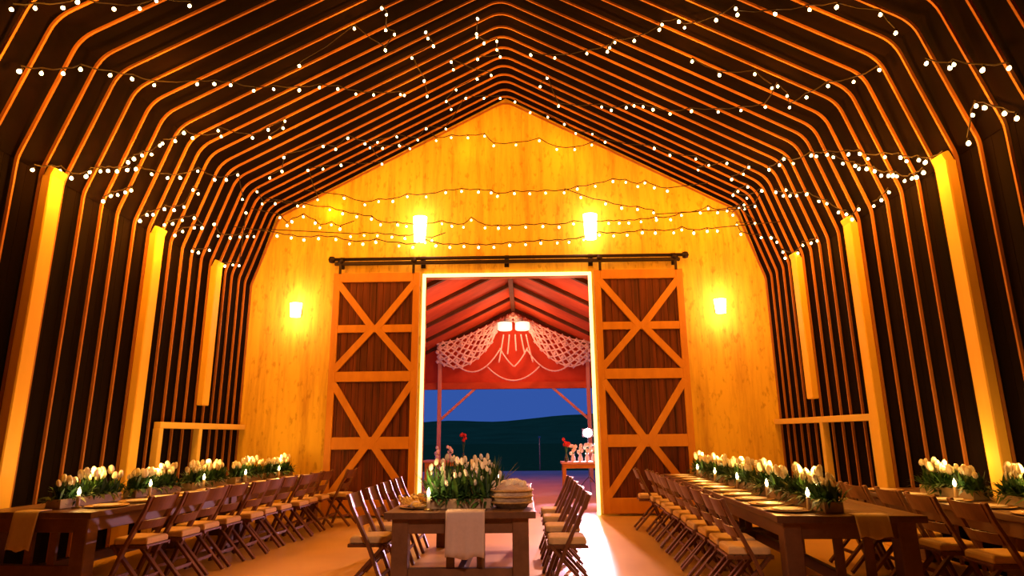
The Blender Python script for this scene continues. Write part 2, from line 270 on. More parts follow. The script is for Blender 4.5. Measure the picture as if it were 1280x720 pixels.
# end wall with the door opening
def prism_y(poly,y0,y1):
    b=MB(); n=len(poly)
    vs=[(x,y0,z) for x,z in poly]+[(x,y1,z) for x,z in poly]
    fs=[tuple(range(n)),tuple(reversed(range(n,2*n)))]+[(i,(i+1)%n,(i+1)%n+n,i+n) for i in range(n)]
    return b.add(vs,fs)
out=[(-WB,0),(-OW,0),(-OW,OZ),(OW,OZ),(OW,0),(WB,0),(WB,ZK),(KX+.09,KZ+.03),(0,ZA+.1),(-KX-.09,KZ+.03),(-WB,ZK)]
b=prism_y(out,D,D+.35)
struct(b.build('wall_back',M['plaster']))
b=prism_y([(-WB,0),(WB,0),(WB,ZK),(KX+.09,KZ+.03),(0,ZA+.1),(-KX-.09,KZ+.03),(-WB,ZK)],FRONT-.1,FRONT)
struct(b.build('wall_front',M['boards']))
# jamb lining of the opening
b=MB()
for s in(-1,1): b.box((s*(OW-.012),D+.17,OZ/2),(.024,.36,OZ))
b.box((0,D+.17,OZ-.012),(2*OW-.05,.36,.024))
struct(b.build('trim_1',M['doorframe']))

# ribs: every bent rib (stud, lower and upper rafter on both sides) is one object
def rib_profile():
    inn=fillet([(-W,0),(-W,ZK),(-KX,KZ),(0,ZA),(KX,KZ),(W,ZK),(W,0)],(.07,.17,.2,.17,.07),5)
    o=.032
    ot=fillet([(-W-o,0),(-W-o,ZK+.02),(-KX-o*.9,KZ+o*.5),(0,ZA+o),(KX+o*.9,KZ+o*.5),(W+o,ZK+.02),(W+o,0)],(.07,.17,.2,.17,.07),5)
    return list(zip(inn,ot))
RP=rib_profile()
ys=[]
for i in range(-17,7): ys.append(POST_Y[0]+i*.333)
for i in range(1,7): ys.append(POST_Y[1]+i*(POST_Y[2]-POST_Y[1])/6)
for i in range(1,7): ys.append(POST_Y[2]+i*(D-.03-POST_Y[2])/6)
rb=MB(); rb.sweep(RP,-.012,.012); me=rb.mesh('roof_rib',M['rib'])
rnd=random.Random(3)
for i,y in enumerate(ys):
    o=bpy.data.objects.new('roof_rib',me); C.objects.link(o); o.location=(0,y+(rnd.uniform(-.02,.02) if y<D-.2 else 0),0); struct(o); o['group']='bent timber ribs of the barn roof'

# pale posts
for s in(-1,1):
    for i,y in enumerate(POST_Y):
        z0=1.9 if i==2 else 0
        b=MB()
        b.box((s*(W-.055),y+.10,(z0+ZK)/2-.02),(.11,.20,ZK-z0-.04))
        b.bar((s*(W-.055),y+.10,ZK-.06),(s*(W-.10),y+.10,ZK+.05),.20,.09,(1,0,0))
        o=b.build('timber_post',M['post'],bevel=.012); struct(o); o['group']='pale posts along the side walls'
# low side doorways: lintel and two jambs each
for s,y0,y1,n in((-1,8.85,10.0,'trim_left'),(1,8.35,9.8,'trim_right')):
    b=MB(); b.box((s*(W-.05),(y0+D)/2,1.575),(.10,D-y0-.02,.09))
    for y in(y0+.05,y1): b.box((s*(W-.05),y,.765),(.10,.10,1.53))
    struct(b.build(n,M['lintel'],bevel=.006))

# ------------------------------------------------------------------ sliding barn doors
def barn_door(name,x0,x1,label):
    r=empty(name,((x0+x1)/2,D-.16,0)); struct(r); r['label']=label; r['category']='barn door'
    w=x1-x0; zb=.04; zt=OZ; h=w/2
    b=MB(); n=12
    for i in range(n):
        pw=(w-.1)/n; b.box((-h+.05+pw*(i+.5),.035,(zb+zt)/2),(pw-.008,.026,zt-zb-.04))
    b.box((0,.055,(zb+zt)/2),(w-.12,.012,zt-zb-.06))
    b.build('plank_panel',M['doorplank'],r)
    fy=-.002
    sw=.125
    for s in(-1,1):
        m=MB(); m.box((s*(h-sw/2),fy,(zb+zt)/2),(sw,.05,zt-zb)); m.build('stile',M['doorframe'],r,bevel=.006)
    rails=[(zt-.09,.18),(3.35,.145),(2.46,.185),(1.27,.215),(zb+.13,.26)]
    for z,t in rails:
        m=MB(); m.box((0,fy+.001,z),(w-2*sw,.048,t)); m.build('rail',M['doorframe'],r,bevel=.006)
    xi=h-sw+.03
    for (zl,zm,zh) in((2.46+.09,3.35,zt-.17),(zb+.25,1.27,2.46-.09)):
        for s in(-1,1):
            for za_,zb_ in((zh,zm-.045),(zl,zm+.045)):
                m=MB(); m.bar((s*xi,fy-.006,za_+( -.03 if za_>zm else .03)),(0,fy-.006-.001*(za_>zm),zb_),.125,.045,(0,1,0)); m.build('diagonal_brace',M['doorframe'],r,bevel=.005)
    # hangers that ride on the track
    for s in(-1,1):
        m=MB(); m.box((s*(h-.12),-.035,zt+.10),(.05,.012,.24)); m.build('roller_hanger',M['iron'],r); hg=r.children[-1]; m=MB(); m.lathe([(.001,-.02),(.055,-.02),(.055,.02),(.001,.02)],14,(s*(h-.12),-.035,zt+.24),Matrix.Rotation(math.pi/2,3,'X'))
        m.build('roller',M['iron'],hg,True)
    return r
barn_door('door_1',-3.30,-1.655,'sliding barn door with timber crosses, left of the opening, drawn half behind chairs')
barn_door('door_2',1.655,3.33,'sliding barn door with timber crosses, right of the opening, fully in view at its foot')
# track
r=empty('door_track',(0,D-.17,4.67)); tag(r,'long black sliding door track with round ends above the doorway','door track')
b=MB(); b.tube([(-3.33,0,.035),(3.38,0,.035)],.034,10); b.build('upper_pipe',M['iron'],r,True)
b=MB(); b.box((0,0,-.05),(6.6,.05,.07)); b.build('rail_bar',M['iron'],r,bevel=.01)
for x in(-3.36,3.41):
    b=MB(); b.lathe([(.001,-.07),(.05,-.055),(.07,0),(.05,.055),(.001,.07)],14,(x,0,.03)); b.build('end_stop',M['iron'],r,True)
for x in(-3.2,-1.62,0,1.62,3.22):
    b=MB(); b.box((x,.085,.02),(.06,.17,.05)); b.box((x,.16,0),(.09,.02,.24)); b.build('bracket',M['iron'],r,bevel=.005)
# glowing strip round the opening
b=MB(); t=.062
for s in(-1,1): b.box((s*(OW-t/2),D-.03,OZ/2),(t,.05,OZ))
b.box((0,D-.03,OZ-t/2),(2*OW-2*t,.05,t))
tag(b.build('light_strip',M['strip'],None,bevel=.01),'glowing warm light strip framing the big doorway','light strip')

# ------------------------------------------------------------------ lamps
ORANGE=(1.0,.33,.016)
def point(loc,e,col=ORANGE,r=.05,name='lamp_light'):
    l=bpy.data.lights.new(name,'POINT'); l.energy=e; l.color=col; l.shadow_soft_size=r
    o=bpy.data.objects.new(name,l); o.location=loc; C.objects.link(o); return o
def sconce(x,z,w,h,label):
    r=empty('wall_sconce',(x,D,z)); tag(r,label,'wall lamp','wall sconces on the end wall')
    b=MB(); b.box((0,-.012,0),(w*.6,.024,h*.8)); b.build('backplate',M['metal'],r,bevel=.005)
    b=MB(); b.bar((0,-.02,-h*.1),(0,-.10,-h*.1),.03,.03); b.build('arm',M['metal'],r)
    b=MB(); n=16; hh=h/2
    # tapered glass shade, open at both ends, walls with thickness
    prof=[(w*.40,-hh),(w*.5,hh),(w*.5-.012,hh),(w*.40-.012,-hh)]
    vs=[];fs=[]
    for rr,z_ in prof:
        for k in range(n): vs.append((rr*math.cos(2*math.pi*k/n),rr*.7*math.sin(2*math.pi*k/n)-.10-w*.2,z_))
    for i in range(4):
        for k in range(n):
            a=i*n+k;c=i*n+(k+1)%n; j=((i+1)%4)*n; fs.append((a,c,j+(k+1)%n,j+k))
    b.add(vs,fs); b.build('glass_shade',M['shade'],r,True)
    for s in(-1,1):
        point((x,D-.26-w*.2,z+s*(hh+.12)),E_SCONCE*(.35 if h>.4 else 1),(1,.47,.30),.07,'sconce_light')
E_SCONCE=12
sconce(-4.0,3.73,.23,.26,'small glowing sconce left of the left barn door')
sconce(4.0,3.70,.23,.26,'small glowing sconce right of the right barn door')
sconce(-1.68,5.30,.27,.50,'tall glowing sconce high on the gable above the left barn door')
sconce(1.63,5.30,.27,.50,'tall glowing sconce high on the gable above the right barn door')

# string lights
bb=MB(); bb.lathe([(.004,.034),(.012,.03),(.024,.012),(.029,-.004),(.024,-.022),(.010,-.034),(.001,-.036)],10)
BULB=bb.mesh('bulb',M['bulb'],True)
bb=MB(); bb.lathe([(.002,.030),(.015,.031),(.017,.05),(.010,.07),(.002,.072)],8)
SOCKET=bb.mesh('socket',M['wire'],True)
def roof_x(z):
    if z<ZK: return W-.03
    if z<KZ: return W-(W-KX)*(z-ZK)/(KZ-ZK)-.03
    return KX*(ZA-z)/(ZA-KZ)-.03
E_STRING=30
nb=0
for (label,free,pts) in STRANDS:
    r=empty('light_string',pts[0]); tag(r,label,'string lights','strings of warm festoon bulbs')
    o0=Vector(pts[0]); rnd=random.Random(len(label)*7+len(pts))
    P=[Vector(p)-o0 for p in pts]
    up=Vector((0,0,.062))
    path=[]
    if free:
        z=pts[0][2]+.18; x=-roof_x(z) if pts[0][0]<0 else pts[0][0]-.3
        path.append(Vector((x,pts[0][1],z))-o0)
    for i,p in enumerate(P):
        if i: 
            q=P[i-1]; path.append((p+q)/2+up-Vector((0,0,.012+.03*(p-q).length)))
        path.append(p+up)
    if free:
        z=pts[-1][2]+.15; x=roof_x(z) if pts[-1][0]>2 else pts[-1][0]+.25
        path.append(Vector((x,pts[-1][1],z))-o0)
    b=MB(); b.tube(path,.0085,5)
    b.build('cable',M['wire'],r)
    for i,p in enumerate(P):
        o=bpy.data.objects.new('bulb',BULB); C.objects.link(o); o.parent=r; o.location=p
        o.rotation_euler=(rnd.uniform(-.5,.5),rnd.uniform(-.5,.5),0); k=rnd.uniform(.58,.76); o.scale=(k,k,k)
        so=bpy.data.objects.new('socket',SOCKET); C.objects.link(so); so.parent=o
        nb+=1
        if nb%6==3:
            g=p+o0; c=Vector((0,g.y,3)); d=(c-g).normalized()*(.08 if free else .32)
            point(g+d,E_STRING*(.14 if free else min(1,max(.22,(D-.3-g.y)/2.6))),ORANGE,.06,'bulb_light')
print('bulbs',nb)

# ------------------------------------------------------------------ tables
def make_table(w,L,name='farm_table',h=.76):
    r=empty(name)
    b=MB(); n=6
    for i in range(n): b.box((-w/2+w/n*(i+.5),0,h-.025),(w/n-.004,L,.05))
    for s in(-1,1): b.box((0,s*(L/2-.047),h-.0265),(w+.012,.10,.055))
    b.build('tabletop',M['tabledark'],r,bevel=.004)
    b=MB(); a=.075
    for s in(-1,1):
        b.box((s*(w/2-a-.02),0,h-.115),(.04,L-2*a,.13)); b.box((0,s*(L/2-a-.02),h-.115),(w-2*a,.04,.13))
    b.build('apron',M['table'],r,bevel=.004)
    for sx in(-1,1):
        for sy in(-1,1):
            b=MB(); b.box((sx*(w/2-.125),sy*(L/2-.125),(h-.05)/2),(.14,.14,h-.05)); b.build('leg',M['table'],r,bevel=.008)
    for sy in(-1,1):
        b=MB(); b.box((0,sy*(L/2-.125),.25),(w-.39,.06,.10)); b.build('stretcher',M['table'],r,bevel=.004)
        for sx in(-.085,.17):
            b=MB(); b.box((sx*w/1.25,sy*(L/2-.125),.47),(.07,.035,.36)); b.build('upright_slat',M['table'],r,bevel=.004)
    b=MB(); b.box((0,0,.25),(.06,L-.34,.09)); b.build('long_stretcher',M['table'],r,bevel=.004)
    return r
# rows: near corner on the aisle side, direction of the row, inward side
class Row:
    def __init__(s,x,y,slope,side,w): s.o=Vector((x,y,0)); s.d=Vector((slope,1,0)).normalized(); s.n=Vector((s.d.y,-s.d.x,0))*side; s.w=w; s.rz=math.atan2(-s.d.x,s.d.y)
    def p(s,along,inward,z=0): return s.o+s.d*along+s.n*inward+Vector((0,0,z))    # inward = from the aisle edge across the table
RL=Row(-3.57,5.75,.085,-1,1.14); RR=Row(2.25,5.15,.05,1,1.12); RW=Row(4.02,4.65,.0,1,.84); RC=Row(.37,5.55,0,-1,1.28)
TL=2.62
t0=make_table(1.14,TL)
def put(first,row,along,label,group):
    loc=row.p(along,row.w/2)
    if first is t0 and 'label' not in t0.keys(): o=t0; o.location=loc; o.rotation_euler=(0,0,row.rz)
    else: o=dup(first,loc,row.rz)
    return tag(o,label,'table',group)
put(t0,RL,TL/2,'dark timber farm table at the camera end of the left wall row','banquet tables')
put(t0,RL,TL*1.5+.01,'dark timber farm table of the left wall row, at its barn-door end','banquet tables')
t1=make_table(1.12,TL)
t1.location=RR.p(TL/2,.56); t1.rotation_euler=(0,0,RR.rz); tag(t1,'dark timber farm table at the camera end of the right aisle row','table','banquet tables')
put(t1,RR,TL*1.5+.01,'dark timber farm table of the right aisle row, at its barn-door end','table') ['group']='banquet tables'
t2=make_table(.84,2.9); t2.location=RW.p(1.45,.42); tag(t2,'dark timber farm table close to the tall posts of the right wall','table','banquet tables')
t3=make_table(1.28,3.1); t3.location=RC.p(1.55,.64); tag(t3,'long dark timber farm table standing free in the middle aisle','table','banquet tables')

# ------------------------------------------------------------------ chairs
def make_chair():
    r=empty('folding_chair')
    A=[(.20,.0),(.02,.44),(-.14,.76),(-.18,.87)]         # (y,z) front foot -> back top, slightly curved
    for s in(-1,1):
        b=MB()
        for p,q in zip(A[:-1],A[1:]):
            p3=Vector((s*.188,p[0],p[1])); q3=Vector((s*.188,q[0],q[1])); d=(q3-p3).normalized()*.006
            b.bar(p3-d*(p!=A[0]),q3+d,.030,.054,(1,0,0))
        b.build('back_leg_frame',M['chair'],r,bevel=.004)
    for s in(-1,1):
        b=MB(); b.bar((s*.155,.16,.43),(s*.155,-.24,.008),.027,.048,(1,0,0)); b.build('leg',M['chair'],r,bevel=.004)
    b=MB()
    for i in range(6): b.box((0,-.145+i*.062,.435),(.335,.055,.016))
    for s in(-1,1): b.box((s*.150,.01,.422),(.02,.37,.02))
    se=b.build('seat',M['chair'],r)
    b=MB(); n=8
    prof=[(-.155,-.165),(-.162,.14),(-.14,.175),(.14,.175),(.162,.14),(.155,-.165)]
    vs=[(x,y+.005,.444) for x,y in prof]+[(x,y+.005,.492) for x,y in prof]+[(x*.9,y*.9+.005,.505) for x,y in prof]
    m=len(prof); fs=[tuple(reversed(range(m))),tuple(range(2*m,3*m))]
    for j in(0,1):
        for i in range(m): fs.append((j*m+i,j*m+(i+1)%m,(j+1)*m+(i+1)%m,(j+1)*m+i))
    b.add(vs,fs); o=b.build('cushion',M['cushion'],se,bevel=.008); o['label']='cream seat cushion'
    def slat(z0,z1,y0,y1,bow):
        b=MB(); n=8; vs=[]
        for i in range(n+1):
            t=i/n*2-1; x=t*.178; yb=-bow*(1-t*t)
            for (y,z) in((y0+yb,z0),(y0+yb-.018,z0),(y1+yb-.018,z1),(y1+yb,z1)): vs.append((x,y,z))
        fs=[]
        for i in range(n):
            for k in range(4): fs.append((i*4+k,i*4+(k+1)%4,i*4+4+(k+1)%4,i*4+4+k))
        fs+=[(3,2,1,0),(n*4,n*4+1,n*4+2,n*4+3)]
        return b.add(vs,fs)
    slat(.735,.865,-.135,-.185,.03).build('top_rail',M['chair'],r)
    slat(.575,.655,-.060,-.094,.03).build('back_slat',M['chair'],r)
    b=MB(); b.bar((-.18,.135,.16),(.18,.135,.16),.02,.03); b.build('stretcher',M['chair'],r)
    b=MB(); b.bar((-.15,-.105,.15),(.15,-.105,.15),.02,.03); b.build('stretcher',M['chair'],r)
    return r
c0=make_chair(); used=[0]
rndc=random.Random(11)
def chair(loc,facing,label,group):
    rz=math.atan2(-facing.x,facing.y)+rndc.uniform(-.035,.035)
    if not used[0]: used[0]=1; o=c0; o.location=loc; o.rotation_euler=(0,0,rz)
    else: o=dup(c0,loc,rz)
    return tag(o,label,'chair',group)
NL=11; NR=11
for i in range(NL):
    al=.45+i*.445; back=.20+(.05*(i%3==1))+(.18 if i==NL-1 else 0)
    chair(RL.p(al,-back),RL.n,'wooden folding chair, %s from the barn doors along the left wall row'%ORD[NL-1-i],'folding chairs along the left wall row')
for i in range(NR):
    al=.34+i*.44; back=.17+(.02*(i%3==0))+(.14 if i==NR-1 else 0)
    chair(RR.p(al,-back),RR.n,'wooden folding chair, %s from the barn doors along the right aisle row'%ORD[NR-1-i],'folding chairs along the right aisle row')
NW=5
for i in range(NW):
    chair(RW.p(.42+i*.53,-.17-.03*(i%2)),RW.n,'wooden folding chair, %s from the barn doors at the right wall table'%ORD[NW-1-i],'folding chairs at the right wall table')
NC=4
for i in range(NC):
    chair(RC.p(.48+i*.72,-.30),RC.n,'wooden folding chair, %s from the barn doors on the right side of the middle table'%ORD[NC-1-i],'folding chairs at the middle table')
    chair(RC.p(.62+i*.70,RC.w+.25),-RC.n,'wooden folding chair, %s from the barn doors on the left side of the middle table'%ORD[NC-1-i],'folding chairs at the middle table')

# ------------------------------------------------------------------ table dressing
def make_planter(seed,L=.80,tall=1.0,nb=24,fs=.82,lo=.10):
    rnd=random.Random(seed); r=empty('flower_planter')
    b=MB(); w=.15;h=.085;t=.012
    for s in(-1,1): b.box((s*(w/2-t/2),0,h/2),(t,L,h)); b.box((0,s*(L/2-t/2),h/2),(w-2*t,t,h))
    b.box((0,0,.02),(w-2*t,L-2*t,.02))
    b.build('planter_box',M['planter'],r,bevel=.003)
    for nm,mt,cnt,mul in(('foliage',M['leaf'],int(620*L),1.2),('leaf_tuft',M['leaf2'],int(80*L),1.15)):
        b=MB()
        for i in range(cnt):
            x=rnd.uniform(-.06,.06); y=rnd.uniform(-L/2+.01,L/2-.01); az=rnd.uniform(0,6.283); tilt=rnd.uniform(.1,1.5)*(1 if rnd.random()<.8 else 1.3)
            ln=rnd.uniform(.10,.19)*mul*(tall if tilt<.8 else 1); wd=rnd.uniform(.010,.02)
            d=Vector((math.cos(az)*math.sin(tilt),math.sin(az)*math.sin(tilt),math.cos(tilt))); sd=Vector((-math.sin(az),math.cos(az),0))
            p=Vector((x,y,h-.02)); q=p+d*ln*.55+Vector((0,0,.01)); e=p+d*ln+Vector((0,0,-.035*tilt)); q.z=max(q.z,.012); e.z=max(e.z,.006)
            b.add([p-sd*wd*.4,p+sd*wd*.4,q+sd*wd,q-sd*wd,e],[(0,1,2,3),(3,2,4)])
        b.build(nm,mt,r)
    b=MB(); heads=[]
    for i in range(nb):
        y=-L/2+(i+.5)*L/nb+rnd.uniform(-.03,.03); x=rnd.uniform(-.055,.055); z=h+rnd.uniform(lo,.19)*tall
        b.tube([(x*.5,y,h-.01),(x*.8,y,(h+z)/2),(x,y,z)],.004,4); heads.append((x,y,z))
    b.build('stem',M['leaf2'],r)
    for (x,y,z) in heads:
        s=rnd.uniform(.95,1.35)*fs
        o=bpy.data.objects.new('flower',TULIP); C.objects.link(o); o.parent=r; o.location=(x,y,z); o.scale=(s,s,s*rnd.uniform(1.3,1.7)); o.rotation_euler=(rnd.uniform(-.3,.3),rnd.uniform(-.3,.3),rnd.uniform(0,6))
    return r
def tulip():
    b=MB()
    for k in range(6):
        a=k*math.pi/3; rr=1 if k%2 else .86
        prof=[(0.004,0),(.020*rr,.010),(.026*rr,.028),(.021*rr,.048),(.010*rr,.060)]
        vs=[];fs=[]
        for i,(q,z) in enumerate(prof):
            hw=[.004,.013,.016,.012,.003][i]
            for s in(-1,1): vs.append((math.cos(a)*q-math.sin(a)*hw*s, math.sin(a)*q+math.cos(a)*hw*s, z))
        for i in range(len(prof)-1): fs.append((2*i,2*i+1,2*i+3,2*i+2))
        b.add(vs,fs)
    b.lathe([(.002,.002),(.014,.012),(.016,.03),(.003,.045)],6)
    return b.mesh('flower',M['petal'],False)
TULIP=tulip()
PL=[make_planter(s) for s in(21,22,23)]
pu=[0,0,0]
def planter(idx,loc,rz,label,group='white flower planters on the banquet tables'):
    if not pu[idx]: pu[idx]=1; o=PL[idx]; o.location=loc; o.rotation_euler=(0,0,rz)
    else: o=dup(PL[idx],loc,rz)
    return tag(o,label,'flowers',group)
def make_candle():
    r=empty('table_candle')
    b=MB(); b.lathe([(.045,0),(.047,.008),(.02,.014),(.016,.02)],14); b.build('holder',M['metal'],r,True)
    b=MB(); b.lathe([(.018,.012),(.017,.11),(.013,.116),(.002,.114)],10); b.tube([(0,0,.11),(0,0,.123)],.0015,4); wx=b.build('wax',M['wax'],r,True)
    b=MB(); b.lathe([(.001,.117),(.011,.127),(.016,.142),(.011,.163),(.001,.190)],10); b.build('flame',M['flame'],wx,True)
    return r
k0=make_candle(); ku=[0]
def candle(loc,label):
    if not ku[0]: ku[0]=1; o=k0; o.location=loc
    else: o=dup(k0,loc,0)
    return tag(o,label,'candle','lit table candles')
def make_plate():
    r=empty('charger_plate')
    b=MB(); b.lathe([(.002,0),(.13,.0),(.185,.010),(.190,.015),(.180,.017),(.125,.007),(.002,.006)],24); b.build('woven_rim',M['wicker'],r,True)
    b=MB(); b.lathe([(.002,.0075),(.07,.0075),(.115,.016),(.118,.019),(.108,.018),(.07,.011),(.002,.011)],24); o=b.build('plate',M['ceramic'],r,True); o.location=(0,0,.0005)
    return r
p0=make_plate(); ppu=[0]
def plate(loc,label):
    if not ppu[0]: ppu[0]=1; o=p0; o.location=loc
    else: o=dup(p0,loc,0)
    return tag(o,label,'plate','charger plates on the banquet tables')
E_CANDLE=12
def dress(row,n,a0,step,name,mid,tl=None):
    for i in range(n):
        al=a0+i*step; o=ORD[n-1-i]
        planter(i%3,row.p(al,mid,.762),row.rz,'planter of white blooms and greenery, %s from the barn doors on the %s'%(o,name))
        for j,dy in enumerate((-.28,.30)):
            p=row.p(al+dy,mid-.15 if j==0 else mid+.15,.761)
            candle(p,'%s lit candle at the %s planter from the barn doors, %s'%(('nearer','farther')[j],o,name))
        point(row.p(al,mid,1.12),E_CANDLE,(1,.50,.10),.05,'candle_light')
dress(RL,5,.62,1.02,'left wall row',.57)
dress(RR,5,.55,1.02,'right aisle row',.50)
dress(RW,2,.75,1.12,'right wall table',.50)
for row,n,a0,st,name in((RL,NL,.45,.445,'left wall row'),(RR,NR,.34,.44,'right aisle row'),(RW,NW,.42,.53,'right wall table')):
    for i in range(n): plate(row.p(a0+i*st,.20,.761),'woven charger with white plate, %s from the barn doors on the %s'%(ORD[n-1-i],name))
for i in range(NC):
    plate(RC.p(.48+i*.72 if i else .95,.22,.761),'woven charger, %s from the barn doors on the right of the middle table'%ORD[NC-1-i]) if i else None
    plate(RC.p(.38+i*.70,RC.w-.24,.761),'woven charger, %s from the barn doors on the left of the middle table'%ORD[NC-1-i])
# centre arrangement
pc=make_planter(31,.56,1.55,30,.55,.03); pc.location=RC.p(.30,.67,.762); pc.rotation_euler=(0,0,1.62); tag(pc,'tall planter of white blooms and long green leaves at the front of the middle table','flowers','white flower planters on the banquet tables')
pd=make_planter(37,.60,1.8,30,.55,.03); pd.location=RC.p(.95,.62,.762); pd.rotation_euler=(0,0,1.45); tag(pd,'second tall planter of white blooms, behind the first on the middle table','flowers','white flower planters on the banquet tables')
planter(0,RC.p(1.9,.64,.762),0,'low planter of white blooms half hidden at the far end of the middle table')
for j,(al,iw) in enumerate(((.16,.93),(1.12,.42),(1.25,.84),(2.45,.40))):
    candle(RC.p(al,iw,.761),'lit candle, %s from the camera end of the middle table'%ORD[j])
point(RC.p(.10,.90,1.02),5,(1,.55,.2),.05,'candle_light')
# folded napkins beside the plates on the left side of the middle table
def napkin():
    b=MB()
    for k in range(3): b.box((0,0,.004+k*.007),(.085-.008*k,.23-.02*k,.006))
    b.box((0,.02,.025),(.07,.03,.008))
    return b.mesh('folded_napkin',M['napkin'])
nm=napkin()
for i in range(NC):
    o=bpy.data.objects.new('folded_napkin',nm); C.objects.link(o); o.location=RC.p(.38+i*.70+.32,RC.w-.22,.761); o.rotation_euler=(0,0,.15*(i%2))
    tag(o,'white folded napkin, %s from the camera end on the left side of the middle table'%ORD[i],'napkin','folded napkins')
# woven bread basket with linen and blooms
r=empty('woven_basket',RC.p(.36,.205,.761)); r.scale=(1.15,1.15,1.0); tag(r,'round pale woven basket filled with linen and dried blooms on the middle table','basket')
b=MB()
prof=[(.02,0),(.12,.0),(.155,.05),(.165,.11),(.155,.165),(.145,.165),(.15,.11),(.14,.055),(.11,.012),(.02,.012)]
b.lathe(prof,28); b.build('basket_bowl',M['basket'],r,True)
b=MB(); 
for k in range(3): b.tube([(.168*math.cos(t*2*math.pi/28),.168*math.sin(t*2*math.pi/28),.05+.05*k) for t in range(29)],.009,6)
b.build('woven_band',M['wicker'],r,True)
rnd=random.Random(5); b=MB(); n=24; vs=[];fs=[]
for i in range(7):
    for k in range(n):
        rr=.145*math.cos(i/6*1.5); a=2*math.pi*k/n; vs.append((rr*math.cos(a),rr*math.sin(a),.13+.08*math.sin(i/6*1.5)+.012*math.sin(a*5+i)+rnd.uniform(-.006,.006)))
for i in range(6):
    for k in range(n): fs.append((i*n+k,i*n+(k+1)%n,(i+1)*n+(k+1)%n,(i+1)*n+k))
b.add(vs,fs); b.build('linen_lining',M['linen'],r,True)
for k in range(14):
    o=bpy.data.objects.new('flower',TULIP); C.objects.link(o); o.parent=r; a=k*2.4; q=.03+.10*((k*7)%14)/14
    o.location=(q*math.cos(a),q*math.sin(a),.20-q*.3); o.rotation_euler=(math.sin(a)*.5,math.cos(a)*.5,a)

# runners hanging over the table ends towards the camera
def runner(row,mid,w,drop,top,label,mat):
    b=MB(); nx=14; rows=[]
    zt=.768
    prof=[(top,zt)]+[(top*(1-i/4),zt) for i in range(1,4)]+[(-.012,zt),(-.024,zt-.012)]+[(-.026-.006*i,zt-.02-drop*i/6) for i in range(1,7)]
    vs=[];fs=[]
    for side in(0,1):
        for j,(a,z) in enumerate(prof):
            for i in range(nx+1):
                t=i/nx; fold=(.010*math.sin(t*17)+.006*math.sin(t*31+1))*max(0,(j-5))/6
                off=side*.004
                p=row.p(a-(off if j>4 else 0)-fold,mid-w/2+w*t,z+(off if j<=4 else 0)+(.012*math.sin(t*9) if j==len(prof)-1 else 0)); vs.append(p)
    m=len(prof); st=nx+1
    for side in(0,1):
        for j in range(m-1):
            for i in range(nx):
                a=side*m*st+j*st+i; q=(a,a+1,a+1+st,a+st); fs.append(q if side else tuple(reversed(q)))
    for j in range(m-1):
        for i in(0,nx):
            a=j*st+i; fs.append((a,a+st,a+st+m*st,a+m*st))
    for i in range(nx):
        for j in(0,m-1):
            a=j*st+i; fs.append((a,a+1,a+1+m*st,a+m*st))
    b.add(vs,fs); o=b.build('table_runner',mat,None,True); tag(o,label,'table runner','linen runners over the table ends')
runner(RC,.64-.05,.33,.34,.16,'pale pink linen runner hanging over the end of the middle table',M['linen'])
runner(RL,.60,.24,.30,.12,'pale linen runner hanging over the near end of the left wall row',M['linen'])
runner(RR,.70,.25,.14,.08,'short pale linen runner over the near end of the right aisle row',M['linen'])
# small wooden card block at the near end of the left row

# golden dried flower bundles lying on the near left part of the middle table
def bundle(seed,loc,rz,label):
    rnd=random.Random(seed); r=empty('dried_flower_bundle',loc,rz); tag(r,label,'dried flowers','dried flower bundles on the middle table')
    b=MB(); h=MB()
    for i in range(46):
        x=rnd.uniform(-.07,.07); z=.01+rnd.random()*.05; L=rnd.uniform(.20,.30); a=rnd.uniform(-.35,.35)
        p=Vector((x*.4,-.16,z*.5+.006)); q=Vector((x+math.sin(a)*.10,-.16+L,z+rnd.uniform(0,.03)))
        b.tube([p,(p+q)/2+Vector((0,0,.006)),q],.003,4)
        h.lathe([(.002,-.016),(.011,-.006),(.014,.006),(.006,.018),(.001,.022)],6,q,Matrix.Rotation(-1.2,3,'X'))
    b.build('stem',M['straw'],r); h.build('seed_head_spray',M['straw'],r)
    b=MB(); b.tube([(.042*math.cos(t*.524),-.09,.024+.028*math.sin(t*.524)) for t in range(13)],.006,5); b.build('twine_tie',M['linen'],r)
bundle(3,RC.p(.62,1.02,.768),.35,'golden dried flower bundle nearest the planter on the middle table')
bundle(8,RC.p(.30,1.10,.776),.55,'golden dried flower bundle at the front corner of the middle table')

# ------------------------------------------------------------------ outside: patio, pavilion, dusk
b=MB(); b.box((0,(D+.35+25.4)/2,-.06),(16,25.4-D-.35,.11)); o=struct(b.build('patio_ground',M['patio']))
b=MB(); b.box((0,25.4+60,-.09),(260,120,.06)); struct(b.build('lawn_ground',M['grass']))
# hills
b=MB(); nx=60; ny=8; vs=[]; fs=[]
for j in range(ny+1):
    for i in range(nx+1):
        x=-130+260*i/nx; y=95+15*j; t=j/ny
        ridge=5.2+.6*math.sin(x*.045+1)+.35*math.sin(x*.19)+max(0,(x-6))*.11+max(0,(-x-30))*.05
        vs.append((x,y,-.2+ridge*(math.sin(min(1,t*1.3)*math.pi/2)**2)*(.80+t*.30)+.12*math.sin(x*1.7+j)*t))
for j in range(ny):
    for i in range(nx): a=j*(nx+1)+i; fs.append((a,a+1,a+nx+2,a+nx+1))
b.add(vs,fs); struct(b.build('hill',M['hill'],None,True))

